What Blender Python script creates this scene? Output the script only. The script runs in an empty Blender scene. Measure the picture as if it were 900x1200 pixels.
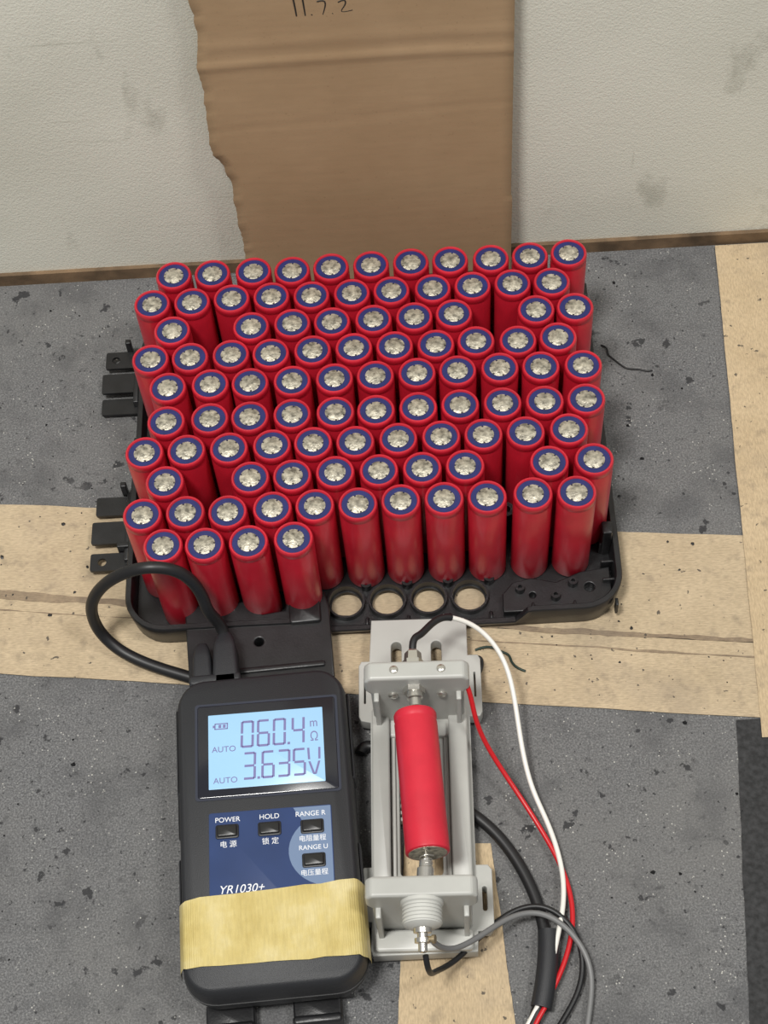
import bpy, bmesh, math, random
from mathutils import Vector, Matrix
random.seed(7)
S=0.001
CX,CY,CZ=122.7,-549.2,721.9
# ---------------------------------------------------------------- helpers
def lift(x,y,zo,zn):
    """first survey assumed height zo above old datum (+18mm); re-place at true height zn"""
    k=(721.9-zn)/(739.9-zo)
    return (CX+(x-CX)*k, CY+(y-CY)*k, zn)
def fl(x,y,z=0.0):
    p=lift(x,y,0,0); return (p[0],p[1],z)
def node(nt,t,**kw):
    n=nt.nodes.new(t)
    for k,v in kw.items():
        if k in n.inputs: n.inputs[k].default_value=v
        else: setattr(n,k,v)
    return n
def mat(name,col,rough=.5,metal=0,var=0.0,vscale=200,bump=0,bscale=800,emis=None,es=0,coat=0,spec=.5):
    m=bpy.data.materials.new(name);m.use_nodes=True;nt=m.node_tree
    b=nt.nodes['Principled BSDF']
    b.inputs['Base Color'].default_value=(*col,1);b.inputs['Roughness'].default_value=rough;b.inputs['Metallic'].default_value=metal
    b.inputs['Coat Weight'].default_value=coat;b.inputs['Coat Roughness'].default_value=.18;b.inputs['Specular IOR Level'].default_value=spec
    tc=node(nt,'ShaderNodeTexCoord')
    if var>0:
        n=node(nt,'ShaderNodeTexNoise',Scale=vscale,Detail=5.0);nt.links.new(tc.outputs['Object'],n.inputs['Vector'])
        r=node(nt,'ShaderNodeValToRGB');r.color_ramp.elements[0].position=.3;r.color_ramp.elements[1].position=.7
        r.color_ramp.elements[0].color=(*[c*(1-var) for c in col],1);r.color_ramp.elements[1].color=(*[min(1,c*(1+var)) for c in col],1)
        nt.links.new(n.outputs['Fac'],r.inputs['Fac']);nt.links.new(r.outputs['Color'],b.inputs['Base Color'])
    if bump>0:
        n2=node(nt,'ShaderNodeTexNoise',Scale=bscale,Detail=4.0);nt.links.new(tc.outputs['Object'],n2.inputs['Vector'])
        bp=node(nt,'ShaderNodeBump',Strength=bump,Distance=.0005);nt.links.new(n2.outputs['Fac'],bp.inputs['Height']);nt.links.new(bp.outputs['Normal'],b.inputs['Normal'])
    if emis: 
        b.inputs['Emission Color'].default_value=(*emis,1);b.inputs['Emission Strength'].default_value=es
    return m
def link(o,parent=None):
    bpy.context.collection.objects.link(o)
    if parent: o.parent=parent
    return o
def empty(name,loc=(0,0,0),rot=0):
    e=bpy.data.objects.new(name,None);e.empty_display_size=.02
    e.location=[c*S for c in loc];e.rotation_euler=(0,0,math.radians(rot));return link(e)
def keepworld(o,p):
    o.matrix_parent_inverse=(Matrix.Translation(p.location)@p.rotation_euler.to_matrix().to_4x4()).inverted();return o
def mobj(name,vs,fs,mats,parent=None,smooth=False,mi=None):
    me=bpy.data.meshes.new(name);me.from_pydata([tuple(c*S for c in v) for v in vs],[],fs)
    for m in (mats if isinstance(mats,(list,tuple)) else [mats]): me.materials.append(m)
    if mi: 
        for p,i in zip(me.polygons,mi): p.material_index=i
    bm=bmesh.new();bm.from_mesh(me);bmesh.ops.recalc_face_normals(bm,faces=bm.faces);bm.to_mesh(me);bm.free()
    if smooth:
        for p in me.polygons:p.use_smooth=True
    return link(bpy.data.objects.new(name,me),parent)
def autosm(o,ang=35):
    for p in o.data.polygons:p.use_smooth=True
    bm=bmesh.new();bm.from_mesh(o.data)
    for e in bm.edges:
        if len(e.link_faces)==2 and e.calc_face_angle(0)>math.radians(ang): e.smooth=False
    bm.to_mesh(o.data);bm.free()
def rr(w,h,r,n=6,cx=0,cy=0):
    pts=[]
    for sx,sy,a0 in((1,1,0),(-1,1,90),(-1,-1,180),(1,-1,270)):
        for i in range(n+1):
            a=math.radians(a0+90*i/n);pts.append((cx+sx*(w/2-r)+r*math.cos(a),cy+sy*(h/2-r)+r*math.sin(a)))
    return pts
def loft(name,secs,m,parent=None,ang=35,closed=(True,True)):
    vs=[];fs=[];n=len(secs[0][0])
    for ring,z in secs: vs+=[(x,y,z) for x,y in ring]
    for k in range(len(secs)-1):
        for i in range(n):
            j=(i+1)%n;fs.append((k*n+i,k*n+j,(k+1)*n+j,(k+1)*n+i))
    if closed[0]: fs.append(tuple(range(n))[::-1])
    if closed[1]: fs.append(tuple(range((len(secs)-1)*n,len(secs)*n)))
    o=mobj(name,vs,fs,m,parent);autosm(o,ang);return o
def rbox(name,cx,cy,w,h,z0,z1,m,parent=None,r=1,bev=.5,rot=0):
    def R(w,h,r):
        p=rr(w,h,max(.05,r),4);a=math.radians(rot);c,s=math.cos(a),math.sin(a)
        return [(cx+x*c-y*s,cy+x*s+y*c) for x,y in p]
    b=min(bev,(z1-z0)/2.1)
    return loft(name,[(R(w-2*b,h-2*b,r-b*.5),z0),(R(w,h,r),z0+b),(R(w,h,r),z1-b),(R(w-b,h-b,r-b*.3),z1-b*.3),(R(w-2*b,h-2*b,r-b*.5),z1)],m,parent)
def lathe(name,prof,p0,axis,m,parent=None,n=32,mi=None,ang=40):
    ax=Vector(axis).normalized();q=Vector((0,0,1)).rotation_difference(ax).to_matrix();p0=Vector(p0)
    vs=[];fs=[];idx=[]
    for r,t in prof:
        for i in range(n):
            a=2*math.pi*i/n;vs.append(tuple(p0+q@Vector((r*math.cos(a),r*math.sin(a),t))))
    for k in range(len(prof)-1):
        for i in range(n):
            j=(i+1)%n;fs.append((k*n+i,k*n+j,(k+1)*n+j,(k+1)*n+i));idx.append(mi[k] if mi else 0)
    fs.append(tuple(range(n))[::-1]);idx.append(mi[0] if mi else 0)
    fs.append(tuple(range((len(prof)-1)*n,len(prof)*n)));idx.append(mi[-1] if mi else 0)
    o=mobj(name,vs,fs,m,parent,mi=idx);autosm(o,ang);return o
def tomesh(o,name,m,parent):
    dg=bpy.context.evaluated_depsgraph_get();me=bpy.data.meshes.new_from_object(o.evaluated_get(dg))
    me.name=name;bpy.data.objects.remove(o);me.materials.clear();me.materials.append(m)
    return link(bpy.data.objects.new(name,me),parent)
def tube(name,pts,r,m,parent=None,res=10,world=False):
    cu=bpy.data.curves.new(name,'CURVE');cu.dimensions='3D';cu.bevel_depth=r*S;cu.bevel_resolution=5;cu.resolution_u=res;cu.use_fill_caps=True
    sp=cu.splines.new('NURBS');sp.points.add(len(pts)-1)
    for p,q in zip(sp.points,pts): p.co=(q[0]*S,q[1]*S,q[2]*S,1)
    sp.use_endpoint_u=True;sp.order_u=3 if len(pts)<4 else 4
    o=bpy.data.objects.new(name,cu);bpy.context.collection.objects.link(o);bpy.context.view_layer.update()
    o=tomesh(o,name,m,parent)
    for p in o.data.polygons:p.use_smooth=True
    if world and parent: keepworld(o,parent)
    return o
def plate(name,loops,z0,z1,m,parent=None,bev=0.0):
    cu=bpy.data.curves.new(name,'CURVE');cu.dimensions='2D';cu.fill_mode='BOTH';cu.extrude=((z1-z0)/2-bev)*S;cu.bevel_depth=bev*S
    for lp in loops:
        sp=cu.splines.new('POLY');sp.points.add(len(lp)-1);sp.use_cyclic_u=True
        for p,q in zip(sp.points,lp):p.co=(q[0]*S,q[1]*S,0,1)
    o=bpy.data.objects.new(name,cu);bpy.context.collection.objects.link(o);bpy.context.view_layer.update()
    o=tomesh(o,name,m,parent);o.location=(0,0,(z0+z1)/2*S);return o
def circ(cx,cy,r,n=32): return [(cx+r*math.cos(2*math.pi*i/n),cy+r*math.sin(2*math.pi*i/n)) for i in range(n)]
def text(name,s,x,y,z,size,m,parent,rot=0,align='CENTER',shear=0,ext=.05,sx=1):
    cu=bpy.data.curves.new(name,'FONT');cu.body=s;cu.size=size*S;cu.align_x=align;cu.align_y='CENTER';cu.extrude=ext*S;cu.shear=shear
    o=bpy.data.objects.new(name,cu);bpy.context.collection.objects.link(o);bpy.context.view_layer.update()
    o=tomesh(o,name,m,parent);o.location=(x*S,y*S,z*S);o.rotation_euler=(0,0,math.radians(rot));o.scale=(sx,1,1);return o
# ---------------------------------------------------------------- materials
RED=mat('red_shrink_wrap',(.47,.012,.028),.36,var=.12,vscale=60,bump=.08,bscale=500,coat=.25)
NAVY=mat('navy_insulator_ring',(.009,.014,.10),.55,var=.2)
STEEL=mat('nickel_cap',(.40,.37,.30),.40,.5,var=.6,vscale=420,bump=.6,bscale=900)
VENT=mat('vent_dark',(.06,.055,.07),.5,.3)
BLK=mat('black_plastic',(.011,.011,.012),.36,var=.3,vscale=120,bump=.15,bscale=900)
BLKM=mat('black_matte_case',(.017,.018,.021),.5,bump=.3,bscale=2500)
BLKR=mat('black_rubber',(.010,.010,.011),.45)
GREY=mat('grey_plastic',(.41,.41,.385),.42,var=.08,vscale=40)
GREYL=mat('light_grey_plastic',(.50,.50,.47),.4,var=.08,vscale=40)
MET=mat('bright_metal',(.62,.60,.55),.28,.9)
BRASS=mat('brass',(.50,.40,.25),.3,.9)
WHT=mat('white_wire',(.75,.73,.68),.4)
REDW=mat('red_wire',(.5,.01,.015),.35)
GRYW=mat('grey_wire',(.16,.16,.16),.45)
PAPERW=mat('label_white',(.75,.76,.78),.5)
# ---------------------------------------------------------------- floor
def ramp(nt,src,stops):
    r=node(nt,'ShaderNodeValToRGB');e=r.color_ramp.elements
    e[0].position,e[0].color=stops[0][0],(*stops[0][1],1);e[1].position,e[1].color=stops[-1][0],(*stops[-1][1],1)
    for p,c in stops[1:-1]:
        x=e.new(p);x.color=(*c,1)
    nt.links.new(src,r.inputs['Fac']);return r.outputs['Color']
def noise(nt,vec,s,d=4.,rg=.5):
    n=node(nt,'ShaderNodeTexNoise',Scale=float(s),Detail=float(d),Roughness=rg);nt.links.new(vec,n.inputs['Vector']);return n.outputs['Fac']
def mix(nt,f,a,c,mode='MIX'):
    x=node(nt,'ShaderNodeMix');x.data_type='RGBA';x.blend_type=mode
    if isinstance(f,float): x.inputs[0].default_value=f
    else: nt.links.new(f,x.inputs[0])
    for s,v in((6,a),(7,c)):
        if isinstance(v,tuple): x.inputs[s].default_value=(*v,1)
        else: nt.links.new(v,x.inputs[s])
    return x.outputs[2]
def mapping(nt,vec,scale,rot=(0,0,0)):
    mp=node(nt,'ShaderNodeMapping');mp.inputs['Scale'].default_value=scale;mp.inputs['Rotation'].default_value=rot;nt.links.new(vec,mp.inputs['Vector']);return mp.outputs['Vector']
def bumpn(nt,b,src,st,dist):
    bp=node(nt,'ShaderNodeBump',Strength=st,Distance=dist);nt.links.new(src,bp.inputs['Height']);nt.links.new(bp.outputs['Normal'],b.inputs['Normal'])
def start(name,rough):
    m=bpy.data.materials.new(name);m.use_nodes=True;nt=m.node_tree;b=nt.nodes['Principled BSDF'];b.inputs['Roughness'].default_value=rough
    tc=node(nt,'ShaderNodeTexCoord');return m,nt,b,tc.outputs['Object']
K0=(0,0,0);K1=(1,1,1)
def g(v): return (v,v,v)
def floor_mat():
    m,nt,b,v=start('speckled_grey_mat',.85)
    base=ramp(nt,noise(nt,v,1100,3,.75),[(.3,(.045,.046,.048)),(.5,(.118,.118,.121)),(.72,(.25,.25,.25))])
    base=mix(nt,ramp(nt,noise(nt,v,9,5,.6),[(.35,K0),(.7,g(.5))]),base,(.155,.150,.142))
    base=mix(nt,ramp(nt,noise(nt,v,34,5,.6),[(.5,K0),(.66,g(.5))]),base,(.060,.060,.063))
    base=mix(nt,ramp(nt,noise(nt,v,190,3,.6),[(.58,K0),(.70,g(.45))]),base,(.045,.045,.047))
    big=mix(nt,1.0,ramp(nt,noise(nt,v,85,7,.6),[(.62,K0),(.64,g(.9))]),ramp(nt,noise(nt,v,14,2),[(.40,K0),(.5,K1)]),'MULTIPLY')
    base=mix(nt,big,base,(.022,.022,.024))
    base=mix(nt,ramp(nt,noise(nt,v,380,2,.5),[(.69,K0),(.71,g(.9))]),base,(.022,.022,.024))
    vo=node(nt,'ShaderNodeTexVoronoi',Scale=420.);nt.links.new(v,vo.inputs['Vector'])
    sp=ramp(nt,vo.outputs['Distance'],[(.08,K1),(.18,K0)])
    gate=ramp(nt,noise(nt,v,60,4),[(.5,K0),(.6,K1)])
    base=mix(nt,mix(nt,1.0,sp,gate,'MULTIPLY'),base,(.50,.49,.45))
    nt.links.new(base,b.inputs['Base Color']);bumpn(nt,b,noise(nt,v,1200,3),.5,.0006);return m
WY=61.8
mobj('floor',[(-500,-700,0),(700,-700,0),(700,WY+20,0),(-500,WY+20,0)],[(0,1,2,3)],floor_mat())
# ---------------------------------------------------------------- wall
def wall_mat():
    m,nt,b,v=start('cream_wallboard',.7)
    c=ramp(nt,noise(nt,v,9,6),[(.3,(.63,.62,.535)),(.55,(.71,.70,.61))])
    s=ramp(nt,noise(nt,mapping(nt,v,(30,30,16),(0,.9,0)),1.,7,.65),[(.30,(.72,.72,.70)),(.40,K1)])
    c=mix(nt,.8,c,s,'MULTIPLY')
    s2=ramp(nt,noise(nt,mapping(nt,v,(9,9,160),(0,.12,0)),1.,3,.5),[(.25,(.80,.80,.78)),(.31,K1)])
    c=mix(nt,.7,c,s2,'MULTIPLY')
    s3=ramp(nt,noise(nt,mapping(nt,v,(240,240,14),(0,.45,0)),1.,2,.5),[(.22,(.75,.75,.73)),(.26,K1)])
    c=mix(nt,.6,c,s3,'MULTIPLY')
    nt.links.new(c,b.inputs['Base Color']);bumpn(nt,b,noise(nt,v,900,3),.45,.0006);return m
WM=wall_mat()
def abox(name,x0,x1,y0,y1,z0,z1,m,parent=None):
    vs=[(x,y,z) for z in(z0,z1) for x,y in((x0,y0),(x1,y0),(x1,y1),(x0,y1))]
    return mobj(name,vs,[(0,1,2,3),(4,5,6,7),(0,1,5,4),(1,2,6,5),(2,3,7,6),(3,0,4,7)],m,parent)
abox('wall_back',-500,700,WY,WY+20,0,700,WM)
WOOD=mat('stained_wood_strip',(.14,.09,.05),.6,var=.5,vscale=60,bump=.3,bscale=300)
abox('baseboard_back',-500,700,WY-2.5,WY,0,8.5,WOOD)
# ---------------------------------------------------------------- cardboard
def card_mat():
    m,nt,b,v=start('corrugated_kraft_card',.8)
    c=ramp(nt,noise(nt,v,14,8,.65),[(.3,(.345,.228,.125)),(.7,(.405,.275,.158))])
    s=ramp(nt,noise(nt,mapping(nt,v,(60,60,420)),1.,3),[(.3,g(.955)),(.6,K1)])
    c=mix(nt,1.0,c,s,'MULTIPLY')
    f=ramp(nt,noise(nt,v,700,2),[(.66,K1),(.76,(.78,.76,.72))])
    c=mix(nt,.7,c,f,'MULTIPLY')
    nt.links.new(c,b.inputs['Base Color'])
    w=node(nt,'ShaderNodeTexWave',Scale=45.,Distortion=.2);w.bands_direction='Z';nt.links.new(v,w.inputs['Vector'])
    bumpn(nt,b,w.outputs['Fac'],.03,.0005);return m
card=empty('cardboard_sheet')
CARD=card_mat()
k=.976
def cw(x,z): return CX+((x-118)-CX)*k
left=[(300,139),(260,141),(225,140),(199,142),(178,142),(165,140),(150,140),(130,139),(115,138.5),(104,139),(97,143),(90,144),(82,146.5),(70,146),(48,146),(19,147),(0,148)]
def leftx(z):
    Lq=sorted(left)
    for (z0,a),(z1,b2) in zip(Lq,Lq[1:]):
        if z0<=z<=z1: return a+(b2-a)*(z-z0)/(z1-z0)
def cy(z,u=0):
    zz=z-2.5*math.sin(u*3)
    y=WY-4-7*(1-z/300)
    y-=.7*math.exp(-((zz-163)/2.2)**2)+.3*math.exp(-((zz-175)/3)**2)
    y+=.12*math.exp(-((z-120-10*u)/2.0)**2)
    return y
vs=[];fs=[];NX=24;NZ=150
jl=0
for z in [i*2 for i in range(NZ)]:
    jl=jl*.6+random.uniform(-.5,.5)
    lx=cw(leftx(z),z)+jl;rx=cw(295.6,z)+ (0.6 if z<60 else 0)
    for i in range(NX+1):
        u=i/NX;x=lx+(rx-lx)*u; vs.append((x,cy(z,u)+.4*math.sin(x*.05),z*k))
for j in range(NZ-1):
    for i in range(NX):
        a=j*(NX+1)+i;fs.append((a,a+1,a+NX+2,a+NX+1))
o=mobj('board',vs,fs,CARD,card,smooth=True)
md=o.modifiers.new('s','SOLIDIFY');md.thickness=.003;md.offset=0
INK=mat('marker_ink',(.02,.018,.015),.6)
def ink(name,pts):
    tube(name,[(cw(205,0)+x*1.08,cy(200)-1.7,198*k+z*1.1) for x,z in pts],.42,INK,card,6)
ink('mark_1',[(-13,4),(-12.6,0),(-12.4,-5)]);ink('mark_2',[(-9,4),(-8.8,0),(-8.6,-5)])
ink('mark_3',[(-6,-4.5),(-5.6,-5)])
ink('mark_4',[(-3,2),(0,3),(1,1),(0,-2),(-1,-5)]);ink('mark_5',[(3,-4.5),(3.5,-5)])
ink('mark_6',[(6,1),(9,3),(10,0),(6,-4),(8,-4.5),(12,-3.5)])
# ---------------------------------------------------------------- floor tapes
def tape_mat(name,c1,c2,direction='Y'):
    m,nt,b,v=start(name,.8)
    c=ramp(nt,noise(nt,v,30,8,.7),[(.3,c2),(.62,c1)])
    sc=(350,1300,1) if direction=='Y' else (1300,350,1)
    c=mix(nt,1.0,c,ramp(nt,noise(nt,mapping(nt,v,sc),1.,2),[(.3,g(.76)),(.65,K1)]),'MULTIPLY')
    c=mix(nt,ramp(nt,noise(nt,v,16,6,.65),[(.52,K0),(.72,g(.5))]),c,(.24,.19,.14))
    c=mix(nt,ramp(nt,noise(nt,v,110,6,.6),[(.56,K0),(.70,g(.45))]),c,(.18,.14,.10))
    c=mix(nt,ramp(nt,noise(nt,v,260,3),[(.69,K0),(.72,g(.85))]),c,(.04,.036,.032))
    nt.links.new(c,b.inputs['Base Color'])
    w=node(nt,'ShaderNodeTexWave',Scale=300.,Distortion=0.);w.bands_direction=direction;nt.links.new(v,w.inputs['Vector'])
    bumpn(nt,b,w.outputs['Fac'],.25,.0003);return m
T1=tape_mat('beige_cloth_tape',(.52,.41,.27),(.43,.335,.215),'Y')
T2=tape_mat('beige_cloth_tape_side',(.54,.415,.26),(.47,.355,.215),'X')
T3=tape_mat('dirty_tape_edge',(.32,.24,.155),(.14,.10,.07),'Y')
def strip(name,a0,a1,b0,b1,z,m,parent=None,n=60,jit=.5,th=.3):
    random.seed(len(name)*13)
    vs=[];fs=[]
    ja=jb=0
    for i in range(n+1):
        t=i/n;ja=ja*.8+random.uniform(-jit,jit)*.5;jb=jb*.8+random.uniform(-jit,jit)*.5
        dx,dy=b0[0]-a0[0],b0[1]-a0[1];l=math.hypot(dx,dy);dx/=l;dy/=l
        A=(a0[0]+(a1[0]-a0[0])*t+dx*ja,a0[1]+(a1[1]-a0[1])*t+dy*ja);B=(b0[0]+(b1[0]-b0[0])*t+dx*jb,b0[1]+(b1[1]-b0[1])*t+dy*jb)
        vs+=[(*A,z-th),(*A,z),(*B,z),(*B,z-th)]
    for i in range(n):
        a=4*i
        for j in range(3): fs.append((a+j,a+j+1,a+5+j,a+4+j))
    return mobj(name,vs,fs,m,parent)
def ext(p,q,x): return (x,p[1]+(q[1]-p[1])*(x-p[0])/(q[0]-p[0]))
tA=(fl(-105,-76)[:2],fl(284,-120)[:2]);tM=(fl(-100,-131)[:2],fl(279,-180)[:2]);tB=(fl(-95,-177)[:2],fl(273,-221)[:2])
tape=empty('floor_tape_band')
strip('upper_strip',ext(*tA,-300),ext(*tA,292),ext(*tM,-300),ext(*tM,292),.5,T1,tape,jit=.7)
mm=lambda p,d:(p[0],p[1]+d)
strip('lower_strip',mm(ext(*tM,-300),-1.5),mm(ext(*tM,292),-1.5),ext(*tB,-300),ext(*tB,292),.9,T1,tape,jit=.5)
strip('dirty_overlap_edge',mm(ext(*tM,-300),1.2),mm(ext(*tM,292),.8),mm(ext(*tM,-300),-3),mm(ext(*tM,292),-2.2),1.1,T3,tape,n=140,jit=1.3)
strip('dirty_fold',mm(ext(*tM,-300),-9),mm(ext(*tM,292),-8.8),mm(ext(*tM,-300),-10),mm(ext(*tM,292),-9.4),1.05,T3,tape,n=140,jit=.6)
strip('floor_tape_side',fl(296,73)[:2],fl(277,-232)[:2],fl(370,73)[:2],fl(352,-232)[:2],1.4,T2,None,jit=.25)
DM=mat('black_woven_mat',(.022,.022,.023),.8,var=.6,vscale=400,bump=.6,bscale=700)
strip('black_mat_strip',fl(266,-222)[:2],fl(250,-380)[:2],fl(300,-222)[:2],fl(284,-380)[:2],.6,DM,None,jit=.3)
strip('floor_tape_patch',fl(104,-276)[:2],fl(95,-400)[:2],fl(144,-278)[:2],fl(152,-400)[:2],.8,T2,None,jit=.3)
# ---------------------------------------------------------------- tray
PIT=20.2;RS=PIT*math.sqrt(3)/2
BZ=6.0
offs={'A':0,'B':-.5,'C':0,'D':-.5,'E':0,'F':0,'G':-.5,'H':0,'I':-.5,'J':0}
ys={};y=0;pk=None
for kx in offs:
    if pk: y-=PIT if pk=='E' else RS
    ys[kx]=y;pk=kx
tray=empty('battery_holder_tray')
x0,x1,y0,y1=-25,214,-174,16
cxm,cym=(x0+x1)/2,(y0+y1)/2
cups=[circ((i)*PIT,ys['J'],8.3) for i in range(4,8)]
slots=[circ(i*PIT+ (PIT/2),ys['J']-8.8,1.0,12) for i in range(3,8)]
plate('tray_deck',[rr(x1-x0-2,y1-y0-2,15,8,cxm,cym)]+cups+slots,3.2,5.4,BLK,tray)
def resample(pts,step):
    out=[];n=len(pts)
    for i in range(n):
        a=pts[i];b=pts[(i+1)%n];l=math.hypot(b[0]-a[0],b[1]-a[1]);m2=max(1,int(l/step))
        for t in range(m2): out.append((a[0]+(b[0]-a[0])*t/m2,a[1]+(b[1]-a[1])*t/m2))
    return out
def sstep(t): t=max(0,min(1,t));return t*t*(3-2*t)
def wallh(x,y):
    h=18.0
    if y<y0+12: h=18-10.5*min(sstep((x-64)/8),sstep((170-x)/8))
    if y>-60: h=13
    return h
cl=resample(rr(x1-x0,y1-y0,18,8,cxm,cym),3)
vs=[];fs=[];N=len(cl)
for i,(x,y) in enumerate(cl):
    xa,ya=cl[i-1];xb,yb=cl[(i+1)%N];tx,ty=xb-xa,yb-ya;l=math.hypot(tx,ty);nx,ny=ty/l,-tx/l
    h=wallh(x,y)
    for d,z in((-4,1.2),(-3.2,.2),(-1,.2),(.2,2),(1.2,h*.6),(1.8,h-.6),(1.3,h),(-.9,h),(-1.3,h-.5),(-2.4,5.2),(-4,5)):
        vs.append((x+nx*d,y+ny*d,z))
for i in range(N):
    j=(i+1)%N
    for q in range(10): fs.append((i*11+q,j*11+q,j*11+q+1,i*11+q+1))
o=mobj('tray_wall',vs,fs,BLK,tray);autosm(o,45)
def ring(name,cx,cy,ri,ro,z0,z1,m,parent,n=40,a0=0,a1=360):
    vs=[];fs=[]
    full=(a1-a0)>=360
    N=n if full else n+1
    for i in range(N):
        a=math.radians(a0+(a1-a0)*i/n);c,s=math.cos(a),math.sin(a)
        vs+=[(cx+ri*c,cy+ri*s,z0),(cx+ro*c,cy+ro*s,z0),(cx+ro*c,cy+ro*s,z1),(cx+ri*c,cy+ri*s,z1)]
    for i in range(n):
        a=4*i;b=4*((i+1)%N)
        for j in range(4): fs.append((a+j,a+(j+1)%4,b+(j+1)%4,b+j))
    if not full: fs+= [(0,1,2,3),tuple(4*(N-1)+j for j in(3,2,1,0))]
    o=mobj(name,vs,fs,m,parent);autosm(o);return o
for i in range(4,8):
    ring(f'cup_{i}',i*PIT,ys['J'],8.3,9.3,4.5,9.0,BLK,tray)
    ring(f'cup_lip_{i}',i*PIT,ys['J'],7.5,8.5,2.6,4.0,BLK,tray)
    ring(f'cup_socket_{i}',(i+.5)*PIT,ys['I']-8.5,1.2,2.6,5,10,BLK,tray,n=16)
shelf=[(158,-171),(206,-171),(210,-166),(210,-150),(196,-152),(184,-157),(172,-154),(163,-156),(158,-162)]
plate('front_shelf',[shelf,circ(172,-163,2.2,16),circ(200,-160,3,20)],4.8,10.5,BLK,tray,bev=.6)
for i,(bx,by) in enumerate(((166,-160),(183,-165),(192,-158))):
    lathe(f'boss_{i}',[(0.1,0),(2.4,0),(2.2,4),(1.0,4),(.9,1.5),(.1,1.5)],(bx,by,10),(0,0,1),BLK,tray,n=16)
for i in range(0,11):
    rbox(f'rib_{i}',i*PIT+10,y0+3.2,1.4,4,5,(7.5 if 3<=i<=7 else 14),BLK,tray,r=.4,bev=.3)
for j,yy in enumerate((-158,-148,-138,-126,-60,-20)):
    rbox(f'side_rib_{j}',x1-4,yy,7,1.4,5,14,BLK,tray,r=.4,bev=.3)
rbox('corner_post',x1-4,-136,5,7,5,26,BLK,tray,r=1,bev=.5)
rbox('corner_post_2',x1-3,6,5,9,5,34,BLK,tray,r=1,bev=.5)
for kx in('C','H'):
    for i in(1,8):
        lathe(f'post_{kx}{i}',[(4.5,0),(4,25),(2.0,25),(1.9,20),(.1,20)],(i*PIT,ys[kx],5),(0,0,1),BLK,tray,n=20)
def tab(nm,xa,xb,ya,yb,z=6,th=1.5,hole=None):
    lp=[rr(xb-xa,abs(ya-yb),1.2,4,(xa+xb)/2,(ya+yb)/2)]
    if hole: lp.append(circ(hole[0],hole[1],2.2,20))
    plate(nm,lp,z-th,z,BLK,tray)
tab('tab_1',-47,-20,3,-8,6,hole=(-41.5,-2.5))
tab('tab_2',-48,-20,-12.5,-25,7);tab('tab_3',-48,-20,-27,-37,4)
tab('tab_4',-47,-20,-90,-101,5);tab('tab_5',-48,-20,-106,-119,7);tab('tab_6',-48,-20,-124,-134,6,hole=(-42,-129))
rbox('clip_1',-34,4,3,3,4,14,BLK,tray,r=.5,bev=.4);rbox('clip_2',-32,-88,3,3,4,14,BLK,tray,r=.5,bev=.4);rbox('clip_3',-30,-122,8,3,4,11,BLK,tray,r=.5,bev=.4)
rbox('side_rail_1',-29,-16,3,34,3,9,BLK,tray,r=.5,bev=.4);rbox('side_rail_2',-29,-110,3,40,3,9,BLK,tray,r=.5,bev=.4)
# ---------------------------------------------------------------- cells
prof=[(8.4,0),(9.0,.3),(9.2,1.0),(9.2,59.6),(8.95,60.4),(8.95,61),(9.2,61.8),(9.2,63.8),(9.05,64.6),(8.6,65.1),(8.1,65.15),(7.8,64.9),(7.6,64.3),(5.0,64.25),(4.8,63.9)]
pmi=[0]*12+[1]+[3]
def cell_geo(n=32):
    vs=[];fs=[];mi=[]
    for r,z in prof:
        for i in range(n):
            a=2*math.pi*i/n;vs.append((r*math.cos(a),r*math.sin(a),z))
    for kk in range(len(prof)-1):
        for i in range(n):
            j=(i+1)%n;fs.append((kk*n+i,kk*n+j,(kk+1)*n+j,(kk+1)*n+i));mi.append(pmi[kk])
    fs.append(tuple(range(n))[::-1]);mi.append(2)
    b=(len(prof)-1)*n;fs.append(tuple(range(b,b+n)));mi.append(3)
    cap=[]
    for t in range(6):
        for da,r in((-24,5.0),(-8,5.05),(8,5.05),(24,5.0),(25,4.15),(35,4.15)):
            a=math.radians(t*60+da);cap.append((r*math.cos(a),r*math.sin(a)))
    b=len(vs);N=len(cap)
    vs+=[(x,y,63.6) for x,y in cap]+[(x,y,64.6) for x,y in cap]+[(x*.95,y*.95,64.75) for x,y in cap]
    for l in range(2):
        for i in range(N):
            j=(i+1)%N;fs.append((b+l*N+i,b+l*N+j,b+(l+1)*N+j,b+(l+1)*N+i));mi.append(2)
    b2=len(vs)
    angs=[math.atan2(y,x) for x,y in cap]
    inner=[(3.2*math.cos(a),3.2*math.sin(a)) for a in angs]
    vs+=[(x,y,64.75) for x,y in inner]+[(x*.88,y*.88,64.95) for x,y in inner]
    for l,bb,cc in((0,b+2*N,b2),(1,b2,b2+N)):
        for i in range(N):
            j=(i+1)%N;fs.append((bb+i,bb+j,cc+j,cc+i));mi.append(2)
    fs.append(tuple(range(b2+N,b2+2*N)));mi.append(2)
    return vs,fs,mi
gv,gf,gm=cell_geo()
VS=[];FS=[];MI=[]
random.seed(11)
for kx in offs:
    for i in range(11):
        if kx in'CH' and i in(1,8): continue
        if kx=='J' and i>3: continue
        a=random.uniform(0,6.28);c,s=math.cos(a),math.sin(a);b=len(VS)
        X=(i+offs[kx])*PIT+random.uniform(-.3,.3);Y=ys[kx]+random.uniform(-.3,.3);Z=BZ+random.uniform(-.35,.35)
        tx,ty=random.uniform(-.005,.005),random.uniform(-.005,.005)
        VS+=[(X+x*c-y*s+z*tx,Y+x*s+y*c+z*ty,Z+z) for x,y,z in gv]
        FS+=[tuple(b+q for q in f) for f in gf];MI+=gm
cells=mobj('battery_cells',VS,FS,[RED,NAVY,STEEL,VENT],None,mi=MI);autosm(cells,40)
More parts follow.
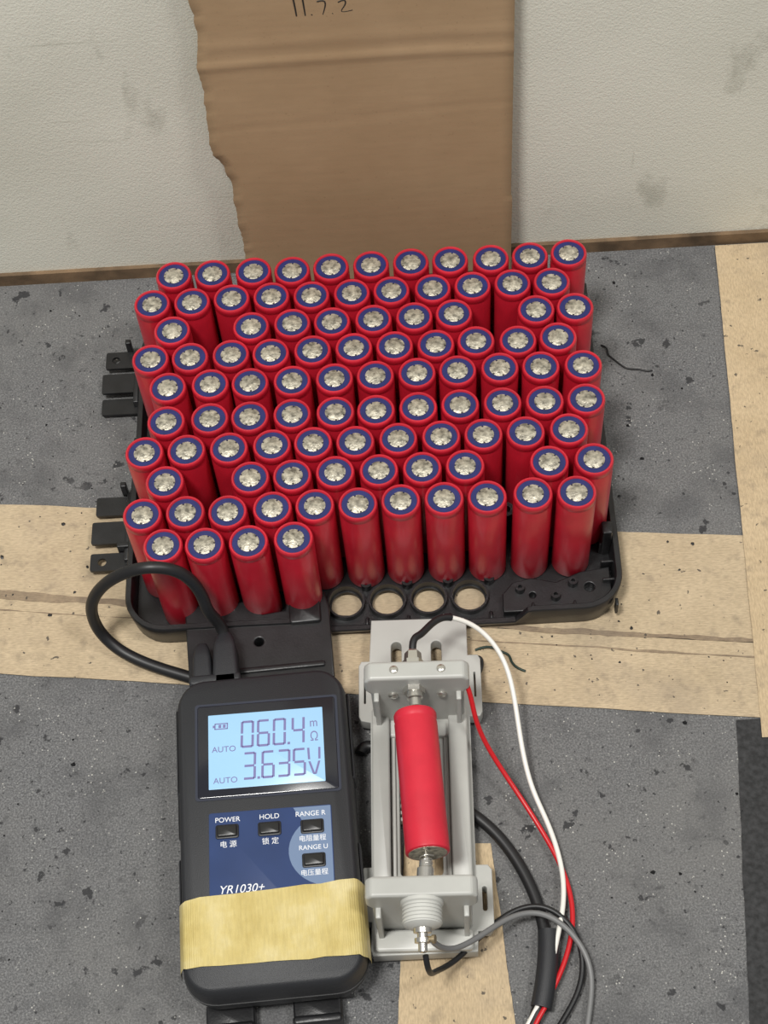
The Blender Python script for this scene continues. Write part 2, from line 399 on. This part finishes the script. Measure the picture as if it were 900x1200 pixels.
# ---------------------------------------------------------------- meter
MX,MY=45.2,-283.0
meter=empty('battery_resistance_meter',(MX,MY,0),3.0)
def RRm(w,h,r): return rr(w,h,r,8)
loft('case',[(RRm(68,138,10),8),(RRm(74,145,12),11),(RRm(78,147,14),17),(RRm(78.5,147,14),26),(RRm(77,145.5,13),32),(RRm(75,143.5,12),35),(RRm(72,140.5,10.5),36)],BLKM,meter,ang=50)
loft('case_seam',[(RRm(79.2,147.8,14.3),21.2),(RRm(79.2,147.8,14.3),22)],BLKR,meter)
for i,(ya,yb) in enumerate(((20,62),(-58,-10))):
    for sx in(-1,1): rbox(f'grip_{i}_{sx}',sx*39.0,(ya+yb)/2,2.2,yb-ya,14,28,BLKM,meter,r=1,bev=.9)
face=bpy.data.objects.new('face_group',None);link(face,meter);face.rotation_euler=(0,0,math.radians(-1.2))
SCRB=mat('screen_bezel_gloss',(.010,.011,.018),.15,coat=.5)
BXc=1.3
rbox('bezel',BXc,35.5,62.5,44.5,35.9,36.5,SCRB,face,r=1.2,bev=.2)
BORD=mat('bezel_border',(.024,.028,.045),.35)
plate('bezel_border',[rr(65,46.8,1.5,5,BXc,35.5),rr(62.7,44.7,1.2,5,BXc,35.5)],35.9,36.3,BORD,face)
LCD=mat('lcd_backlit',(.20,.34,.48),.3,emis=(.36,.62,.88),es=.46)
LX,LY=.9,35
rbox('lcd_panel',LX,LY,52,36,36.3,36.7,LCD,face,r=.3,bev=.1)
SEG=mat('lcd_segment',(.13,.12,.26),.5,emis=(.16,.16,.34),es=.33)
SVS=[];SFS=[]
def seg(x,y,w,h,sh=.04):
    b=len(SVS);z=36.78
    P4=[(x-w/2,y-h/2),(x+w/2,y-h/2),(x+w/2,y+h/2),(x-w/2,y+h/2)]
    SVS.extend([(LX+px+py*sh,LY+py,z) for px,py in P4]);SFS.append((b,b+1,b+2,b+3))
def bar(xa,ya,xb,yb,w):
    b=len(SVS);z=36.78
    SVS.extend([(LX+xa-w/2,LY+ya,z),(LX+xa+w/2,LY+ya,z),(LX+xb+w/2,LY+yb,z),(LX+xb-w/2,LY+yb,z)]);SFS.append((b,b+1,b+2,b+3))
DIG={'0':'abcdef','6':'acdefg','4':'bcfg','3':'abcdg','5':'acdfg'}
def digit(ch,x,y,w=6.0,h=13.2,t=1.1):
    for c in DIG[ch]:
        if c=='a':seg(x,y+h/2-t/2,w-t*1.3,t)
        if c=='d':seg(x,y-h/2+t/2,w-t*1.3,t)
        if c=='g':seg(x,y,w-t*1.5,t)
        if c=='f':seg(x-w/2+t/2,y+h/4,t,h/2-t*.8)
        if c=='e':seg(x-w/2+t/2,y-h/4,t,h/2-t*.8)
        if c=='b':seg(x+w/2-t/2,y+h/4,t,h/2-t*.8)
        if c=='c':seg(x+w/2-t/2,y-h/4,t,h/2-t*.8)
for ch,x in(('0',-8.6),('6',-1.3),('0',5.9),('4',14.4)): digit(ch,x,7.4)
seg(10.2,1.4,1.2,1.2)
for ch,x in(('3',-7.4),('6',1.0),('3',8.0),('5',15.0)): digit(ch,x,-8)
seg(-3.1,-14,1.2,1.2)
bar(18.9,-1.6,19.1,-7.2,1.0);bar(23.9,-1.6,23.7,-7.2,1.0);bar(19.2,-8.2,21.1,-14.4,1.0);bar(23.6,-8.2,21.7,-14.4,1.0)
seg(-20.6,13.5,6,.5);seg(-20.6,10.9,6,.5);seg(-17.8,12.2,.5,2.6);seg(-23.4,12.2,.5,2.6);seg(-24,12.2,.8,1.2);seg(-19.2,12.2,1.2,1.6);seg(-21.2,12.2,1.2,1.6)
mobj('lcd_digits',SVS,SFS,SEG,face)
text('lcd_auto_1','AUTO',LX-19,LY+.8,36.75,3.9,SEG,face)
text('lcd_auto_2','AUTO',LX-18.5,LY-14.2,36.75,3.9,SEG,face)
text('lcd_milli','m',LX+21.8,LY+10.5,36.75,6.2,SEG,face,sx=.8)
text('lcd_ohm','Ω',LX+21.8,LY+3.6,36.75,6.4,SEG,face,sx=.8)
NAV2=mat('label_blue',(.022,.045,.135),.4,var=.15,vscale=30)
LTB=mat('label_light_blue',(.14,.20,.32),.4)
rbox('label_panel',1.8,-27.5,54,67,35.9,36.35,NAV2,face,r=1,bev=.1)
sw=[(12,5.6),(28.4,5.6),(28.4,-31)]+[(28.4-19*math.sin(math.radians(a)),-14.5-16.5*math.cos(math.radians(a)*1)) for a in range(15,150,9)]
plate('label_swoosh',[sw],36.3,36.4,LTB,face)
BTN=mat('button_rubber',(.012,.012,.012),.35)
for i,(bx,by) in enumerate(((-17.2,-3.0),(1.4,-3.2),(20.1,-3.6),(20.2,-19.0))):
    rbox(f'button_{i}_frame',bx,by,10.2,6.4,36.2,36.9,BLKR,face,r=1,bev=.2)
    rbox(f'button_{i}',bx,by,8.6,5.2,36.3,38.2,BTN,face,r=.8,bev=.5)
def wt(n,s,x,y,sz,**kw): text(n,s,x,y,36.45,sz,PAPERW,face,**kw)
wt('label_power','POWER',-17,2.4,3.2);wt('label_hold','HOLD',1.4,2.4,3.2);wt('label_range_r','RANGE R',19.5,2.3,3.2);wt('label_range_u','RANGE U',20.2,-13.2,3.0)
wt('label_cn_power','电 源',-16.8,-9,3.3);wt('label_cn_hold','锁 定',1.6,-9,3.3);wt('label_cn_r','电阻量程',20,-9.1,3.0);wt('label_cn_u','电压量程',20.2,-24.6,3.0)
wt('label_model','YR1030+',-11.5,-29.4,5.2,shear=.25)
def ytape():
    m,nt,b,v=start('yellow_masking_tape',.38)
    c=ramp(nt,noise(nt,v,55,6,.6),[(.3,(.54,.42,.14)),(.5,(.63,.51,.20)),(.72,(.72,.62,.33))])
    c=mix(nt,.5,c,ramp(nt,noise(nt,mapping(nt,v,(900,120,1)),1.,3),[(.35,g(.80)),(.6,K1)]),'MULTIPLY')
    nt.links.new(c,b.inputs['Base Color']);b.inputs['Alpha'].default_value=.90
    w=node(nt,'ShaderNodeTexWave',Scale=330.,Distortion=2.);w.bands_direction='X';nt.links.new(v,w.inputs['Vector'])
    bumpn(nt,b,w.outputs['Fac'],.25,.0004);return m
prf=[(-40.6,20),(-40.5,26),(-39.8,30),(-38.0,34.8),(-36.4,36.7),(-30,37.0),(-22,37.0),(-15,37.0),(-7,37),(0,37.0),(8,37),(15,37.0),(22,37),(30,37.0),(36.4,36.7),(38.0,34.8),(39.8,30),(40.5,26),(40.6,20)]
vs=[];fs=[];NY=16
random.seed(3)
for j in range(NY+1):
    t=j/NY
    for i,(x,z) in enumerate(prf):
        yb=-30.8-31*t+(x*.03)*(1-t)-x*.02*t+ (random.uniform(-.6,.6) if j in(0,NY) else 0)
        vs.append((x,yb,z+random.uniform(0,.25)))
for j in range(NY):
    for i in range(len(prf)-1):
        a=j*len(prf)+i;fs.append((a,a+1,a+len(prf)+1,a+len(prf)))
yt=mobj('yellow_tape',vs,fs,ytape(),meter,smooth=True)
# stand under meter
outl=[(-31,-70),(31,-70),(31,74),(33,80),(32,112),(31,120),(-32,121),(-34,116),(-34,80),(-31,74)]
plate('stand_plate',[outl,circ(-1,99,3,20)],2,7.5,BLK,meter,bev=.4)
plate('stand_top_deck',[[(-34,76),(33,76),(33,114),(31.5,122),(15,122),(13,114),(1,113),(-4,121),(-33,121.5),(-35.5,119)],circ(-1,99,3,20)],7.4,17,BLK,meter,bev=.8)
rbox('stand_deck_ridge',-1,84,62,3,16.5,18.2,BLK,meter,r=1,bev=.6)
rbox('stand_clip_tab',22,112,15,12,16.5,19.5,BLK,meter,r=1.5,bev=.6)
rbox('stand_foot_bar',0,-60,60,12,0,4,BLK,meter,r=2,bev=.5);rbox('stand_foot_bar_top',0,100,60,12,0,4,BLK,meter,r=2,bev=.5)
for i,cx in enumerate((-22,15.5)):
    rbox(f'stand_hook_{i}',cx,-76,21,14,1,9,BLK,meter,r=2,bev=1)
    rbox(f'stand_hook_lip_{i}',cx,-81,21,4,1,14,BLK,meter,r=1.5,bev=1)
rbox('stand_arm_l',-38,20,8,34,3,14,BLK,meter,r=3,bev=1)
def plug(nm,cx,ya,yb,w0,w1,z0,z1):
    zc=(z0+z1)/2
    vs=[];fs=[]
    lv=[(ya,w0,1),(ya+3,w0,1),(yb-8,w1,1),(yb-3,w1*.8,.85),(yb,w1*.55,.6)]
    for y,w,hk in lv:
        rg=rr(w,(z1-z0)*hk,2,4);n=len(rg);vs+=[(cx+a,y,zc+b) for a,b in rg]
    for k2 in range(len(lv)-1):
        for i in range(n):
            j=(i+1)%n;fs.append((k2*n+i,k2*n+j,(k2+1)*n+j,(k2+1)*n+i))
    fs.append(tuple(range(n)));fs.append(tuple(range((len(lv)-1)*n,len(lv)*n)))
    o=mobj(nm,vs,fs,BLKM,meter);autosm(o,40)
plug('plug_left',-27,70,95,10,8.5,20,31);plug('plug_right',-16,70,99,12.5,10.5,20,33)
rbox('plug_socket',-21,74,24,5,18,33,BLKM,meter,r=1.5,bev=1)
# ---------------------------------------------------------------- left cable
def L(pts): return [lift(x,y,zo,zn) for x,y,zo,zn in pts]
def mw(x,y,z):
    a=math.radians(3);return (MX+x*math.cos(a)-y*math.sin(a),MY+x*math.sin(a)+y*math.cos(a),z)
cable=[mw(-16.5,97,27),mw(-16.5,103,30)]+L([(10,-154,10,42),(8,-145,10,50),(3,-136,10,60),(-4,-129,10,69),(-14,-125.5,10,75),(-25,-125,10,76),(-37,-129,10,66),(-45,-135,10,54),(-50,-144,10,40),(-48,-154,10,24),(-43,-163,10,13),(-32,-174,10,6),(-12,-184,10,4.5),(6,-190,10,4.5),(20,-196,10,4.5)])
tube('meter_cable',cable,2.9,BLKR,meter,world=True)
# ---------------------------------------------------------------- cell test holder
HX,HY=113.5,-256.2
fx=empty('single_cell_test_fixture',(HX,HY,0),-1.3)
outl=[(-22,82),(22,82),(23,80),(23,62),(28,62),(29,60),(29,33),(28,31),(23,31),(23,-42),(28.5,-42),(30,-44),(30,-69),(28.5,-71),(23,-71),(22.5,-80),(-22,-81),(-23,-79),(-22.5,-66),(-26,-66),(-27,-64),(-27,-44),(-26,-42),(-22.5,-42),(-22.5,29),(-27,30),(-28,32),(-28,58),(-27,60),(-23,60)]
def slot(cx,y0,y1,r):
    return [(cx+r*math.cos(math.radians(a)),y1-r+r*math.sin(math.radians(a))) for a in range(0,181,20)]+[(cx+r*math.cos(math.radians(a)),y0+r+r*math.sin(math.radians(a))) for a in range(180,361,20)]
plate('base_plate',[outl,slot(-10.5,48,71,3.0),slot(8.6,48,71,3.0),slot(-25.2,-60,-49,1),slot(26.8,-63,-51,1.5),slot(-25.6,38,52,.9),slot(26.4,40,54,.9),
     rr(20,66,3,5,-.5,-14)],4,12,GREY,fx,bev=.5)
for i,(cx,w) in enumerate(((-18,8),(17.5,8.5))):
    rbox(f'rail_{i}',cx,-10,w,84,11.8,20,GREY,fx,r=1,bev=.8)
for i,(cx) in enumerate((-12.6,12)):
    rbox(f'rail_inner_{i}',cx,-10,2,84,5,14,GREYL,fx,r=.5,bev=.4)
for i in range(6): rbox(f'rib_{i}',-.5,-18+i*3.2,21,1.8,4,9,GREYL,fx,r=.4,bev=.4)
for i,(x,y) in enumerate(((-20,76),(19,76),(-20,-74),(19,-74))): rbox(f'foot_{i}',x,y,6,8,0,4.4,GREY,fx,r=1,bev=.4)
def upright(nm,yc,th,zt):
    pr=[(-21,12),(-21,zt-16),(-23.5,zt-12),(-23.5,zt-3),(-21,zt),(21,zt),(23.5,zt-3),(23.5,zt-12),(21,zt-16),(21,12)]
    vs=[(x,yc-th/2,z) for x,z in pr]+[(x,yc+th/2,z) for x,z in pr];n=len(pr)
    fs=[tuple(range(n)),tuple(range(n,2*n))]+[(i,(i+1)%n,n+(i+1)%n,n+i) for i in range(n)]
    o=mobj(nm,vs,fs,GREY,fx);md=o.modifiers.new('b','BEVEL');md.width=.0014;md.segments=3;md.limit_method='ANGLE'
upright('upright_top',32,9,60);upright('upright_bottom',-66,9,58)
rbox('flange_top',0,24,44,9,12,16,GREYL,fx,r=1.5,bev=.8);rbox('flange_bottom',0,-76,42,9,12,16,GREYL,fx,r=1.5,bev=.8)
for i,x in enumerate((-18.5,18.5)): 
    rbox(f'gusset_{i}',x,26,2.2,5,12,46,GREY,fx,r=.4,bev=.4);rbox(f'gusset_b{i}',x,-72.5,2.2,5,12,44,GREY,fx,r=.4,bev=.4)
AZ=50
for i,(x,z) in enumerate(((11,46),(-11,46))):
    lathe(f'screw_{i}',[(2.2,0),(2.2,.8),(1.4,1.5),(.1,1.6)],(x,27.5,z-2),(0,-1,0),MET,fx,n=16)
for i,x in enumerate((-10,11)):
    lathe(f'top_screw_{i}',[(1.9,0),(1.9,.6),(1.2,1.1),(.1,1.1)],(x,32,60),(0,0,1),MET,fx,n=16)
lathe('gland_top',[(5.4,0),(5.4,4.5),(4.2,5),(3.8,9),(3,10)],(-1.6,36,AZ),(0,1,0),MET,fx,n=6,ang=20)
lathe('nut_top',[(5.0,0),(5.0,3)],(-1.4,28,AZ),(0,-1,0),MET,fx,n=6,ang=20)
lathe('pin_top',[(3.6,0),(3.6,5),(2.6,5.5),(2.6,9),(1.6,9.6),(1.6,12)],(-1.3,27.5,AZ),(0.05,-1,0),MET,fx,n=24)
c0=Vector((3.0,-49.5,AZ));
cp=[(8.6,0),(9.1,.4),(9.2,1.2),(9.2,3.3),(9.2,59.6),(8.95,60.4),(8.95,61),(9.2,61.8),(9.2,63.8),(8.7,64.8),(7.6,65),(7.4,64.5),(5,64.5),(4.8,65.2),(.1,65.3)]
cp=[(r*1.035,t) for r,t in cp]
cpi=[0]*11+[1,2,2]
RED2=mat('red_shrink_wrap_bright',(.53,.016,.036),.42,var=.1,vscale=60,bump=.12,bscale=400)
lathe('red_cell',cp,c0,(-.066,1,0),[RED2,NAVY,STEEL],fx,n=48,mi=cpi)
lathe('cell_bottom_disc',[(8.3,-.15),(8.3,.4),(7.6,.5)],c0,(-.066,1,0),[STEEL],fx,n=32)
lathe('pin_bottom',[(1.4,0),(1.4,3),(2.8,3.2),(2.8,6),(3.6,6.5),(3.6,12)],(2.3,-49.8,AZ),(-.07,-1,0),MET,fx,n=24)
tube('pin_spring',[(2.2+3.1*math.cos(t*1.2),-50.5-t*.33,AZ+3.1*math.sin(t*1.2)) for t in range(0,28)],.4,MET,fx,4)
kn=[(9.0,0),(9.0,1.5),(8.2,2)]
for i in range(5): kn+=[(8.4,2.2+i*1.6),(8.4,3.0+i*1.6),(7.9,3.2+i*1.6),(7.9,3.7+i*1.6)]
kn+=[(7.2,10.4),(5.0,11.4)]
lathe('knob',kn,(0,-70.3,AZ),(0,-1,0),GREYL,fx,n=32,ang=30)
lathe('terminal',[(3.8,0),(3.8,2),(2.2,2.2),(2.2,4),(3.4,4.2),(3.4,6),(1.9,6.3),(1.9,9.5),(1.2,10)],(0,-81.5,AZ),(0,-1,-.15),MET,fx,n=24)
lathe('terminal_side_lug',[(1.2,0),(1.2,4),(1.8,4.2),(1.8,5.5)],(0,-86,AZ-.5),(1,-.1,.3),BRASS,fx,n=16)
# ---------------------------------------------------------------- leads of the fixture
def hw(x,y,z):
    a=math.radians(-1.3);return (HX+x*math.cos(a)-y*math.sin(a),HY+x*math.sin(a)+y*math.cos(a),z)
def wtube(n,p,r,m): return tube(n,p,r,m,fx,world=True)
wtube('black_sheath',[hw(-1.6,44,AZ),hw(-2,52,AZ+2)]+L([(116,-176,15,50),(122,-168,15,46),(128,-165,15,44),(132,-166,15,42)]),1.7,BLKR)
wtube('white_lead',L([(128,-165,15,44),(137,-167,15,40),(147,-173,15,34),(157,-190,15,28),(160,-210,15,22),(161,-235,15,16),(164,-258,15,10),(171,-275,15,7),(176,-298,15,6),(174,-317,15,8),(168,-334,15,9),(164,-352,15,8),(150,-372,15,6)]),1.15,WHT)
wtube('red_lead',[hw(20,31,56)]+L([(134,-194,15,55),(139,-204,15,46),(140,-222,15,34),(146,-238,15,20),(157,-258,15,10),(168,-279,15,6),(177,-300,15,5),(179,-320,15,6),(173,-340,15,6),(164,-355,15,6),(152,-372,15,6)]),1.15,REDW)
wtube('thick_black_cable',[mw(42.5,42,4)]+L([(88,-222,5,3.5),(108,-245,5,3.2),(137,-264,5,3.5),(150,-278,5,3.2),(160,-297,5,3.2),(166,-318,5,3.5),(165,-341,5,5),(158,-362,5,6),(150,-380,5,5)]),2.7,BLKR)
wtube('heat_shrink_sleeve',L([(167,-322,5,6),(166.5,-334,5,6.5),(164,-346,5,6.5),(161,-356,5,6)]),4.6,BLKM)
wtube('black_lead',[hw(1,-92,AZ-3),hw(2,-99,AZ-9)]+L([(114,-338,5,22),(124,-335,5,12),(138,-321,5,8),(152,-311,5,7),(166,-309,5,9),(177,-318,5,8),(182,-331,5,5),(180,-349,5,4),(170,-362,5,4),(160,-375,5,4)]),1.25,BLKR)
wtube('grey_lead',[hw(4,-87,AZ)]+L([(120,-330,5,36),(132,-326,5,26),(145,-317,5,18),(158,-312,5,13),(170,-315,5,11),(181,-327,5,8),(186,-343,5,5),(182,-358,5,4),(178,-375,5,4)]),1.25,GRYW)
wtube('white_lead_end',L([(166,-352,5,6),(158,-360,5,7),(152,-366,5,6),(146,-376,5,5)]),1.15,WHT)
wtube('red_lead_end',L([(164,-354,5,8),(158,-362,5,8),(154,-370,5,7),(149,-380,5,5)]),1.1,REDW)
tube('thread_scrap',L([(224,6,2,.6),(228,4,2,2),(226,0,2,1),(230,-4,2,.6),(236,-12,2,1.5),(243,-11,2,.6),(247,-14,2,.6),(250,-13,2,.6)]),.45,BLKR)
GRN=mat('dark_green_wire',(.008,.028,.02),.5)
tube('wire_scrap',L([(143,-178,2,1.6),(150,-175,2,3),(155,-180,2,1.5),(161,-181,2,1.5),(160,-188,2,1.5),(167,-191,2,1.5)]),.6,GRN)
tube('wire_scrap.001',L([(141,-184,2,1.6),(146,-178,2,4),(148,-186,2,2),(143,-193,2,1.6)]),.8,BLKR)
random.seed(5);VS=[];FS=[]
def crumb(x,y,r):
    b=len(VS);n=6
    for i in range(n):
        a=6.28*i/n+random.random()*.5;rr_=r*random.uniform(.6,1.2);VS.append((x+rr_*math.cos(a),y+rr_*math.sin(a),0.0 if y>-90 or y<-200 else 1.0))
    VS.append((x,y,1.0+r*.5))
    for i in range(n):FS.append((b+i,b+(i+1)%n,b+n))
    FS.append(tuple(b+i for i in range(n)))
for _ in range(80):
    side=random.random()
    x,y=(random.uniform(-95,-50),random.uniform(-340,50)) if side<.35 else ((random.uniform(195,265),random.uniform(-330,50)) if side<.75 else (random.uniform(170,262),random.uniform(-208,-178)))
    crumb(x,y,random.choice((.4,.5,.7,.9,1.2)))
mobj('floor_debris_crumbs',VS,FS,BLKR)
# ---------------------------------------------------------------- light
def area(nm,loc,tgt,size,power,col=(1,1,1)):
    l=bpy.data.lights.new(nm,'AREA');l.size=size;l.energy=power;l.color=col
    o=bpy.data.objects.new(nm,l);bpy.context.collection.objects.link(o);o.location=loc
    o.rotation_euler=(Vector(tgt)-Vector(loc)).to_track_quat('-Z','Y').to_euler()
area('ceiling_lamp',(-.30,-.65,1.9),(.1,-.1,0),.32,33,(1,.985,.945))
area('ceiling_lamp_right',(.9,-.5,1.9),(.1,-.15,0),.30,13,(1,.985,.945))
w=bpy.data.worlds.new('w');bpy.context.scene.world=w;w.use_nodes=True
w.node_tree.nodes['Background'].inputs[0].default_value=(1,.995,.98,1);w.node_tree.nodes['Background'].inputs[1].default_value=.29
# ---------------------------------------------------------------- camera
th,ro,ps=[math.radians(a) for a in(58.34,-5.48,2.82)]
F=Vector((0,math.cos(th),-math.sin(th)));Rt=Vector((1,0,0));Up=Rt.cross(F)
R2=math.cos(ro)*Rt+math.sin(ro)*Up;U2=-math.sin(ro)*Rt+math.cos(ro)*Up
Z=Matrix.Rotation(ps,3,'Z');R2,U2,F=Z@R2,Z@U2,Z@F
cd=bpy.data.cameras.new('camera');cam=bpy.data.objects.new('camera',cd);bpy.context.collection.objects.link(cam)
M=Matrix((R2,U2,-F)).transposed().to_4x4();M.translation=Vector((CX,CY,CZ))*S;cam.matrix_world=M
cd.sensor_fit='VERTICAL';cd.sensor_height=36;cd.lens=1940/1200*36;cd.clip_start=.02
bpy.context.scene.camera=cam
bpy.context.scene.view_settings.view_transform='Standard'
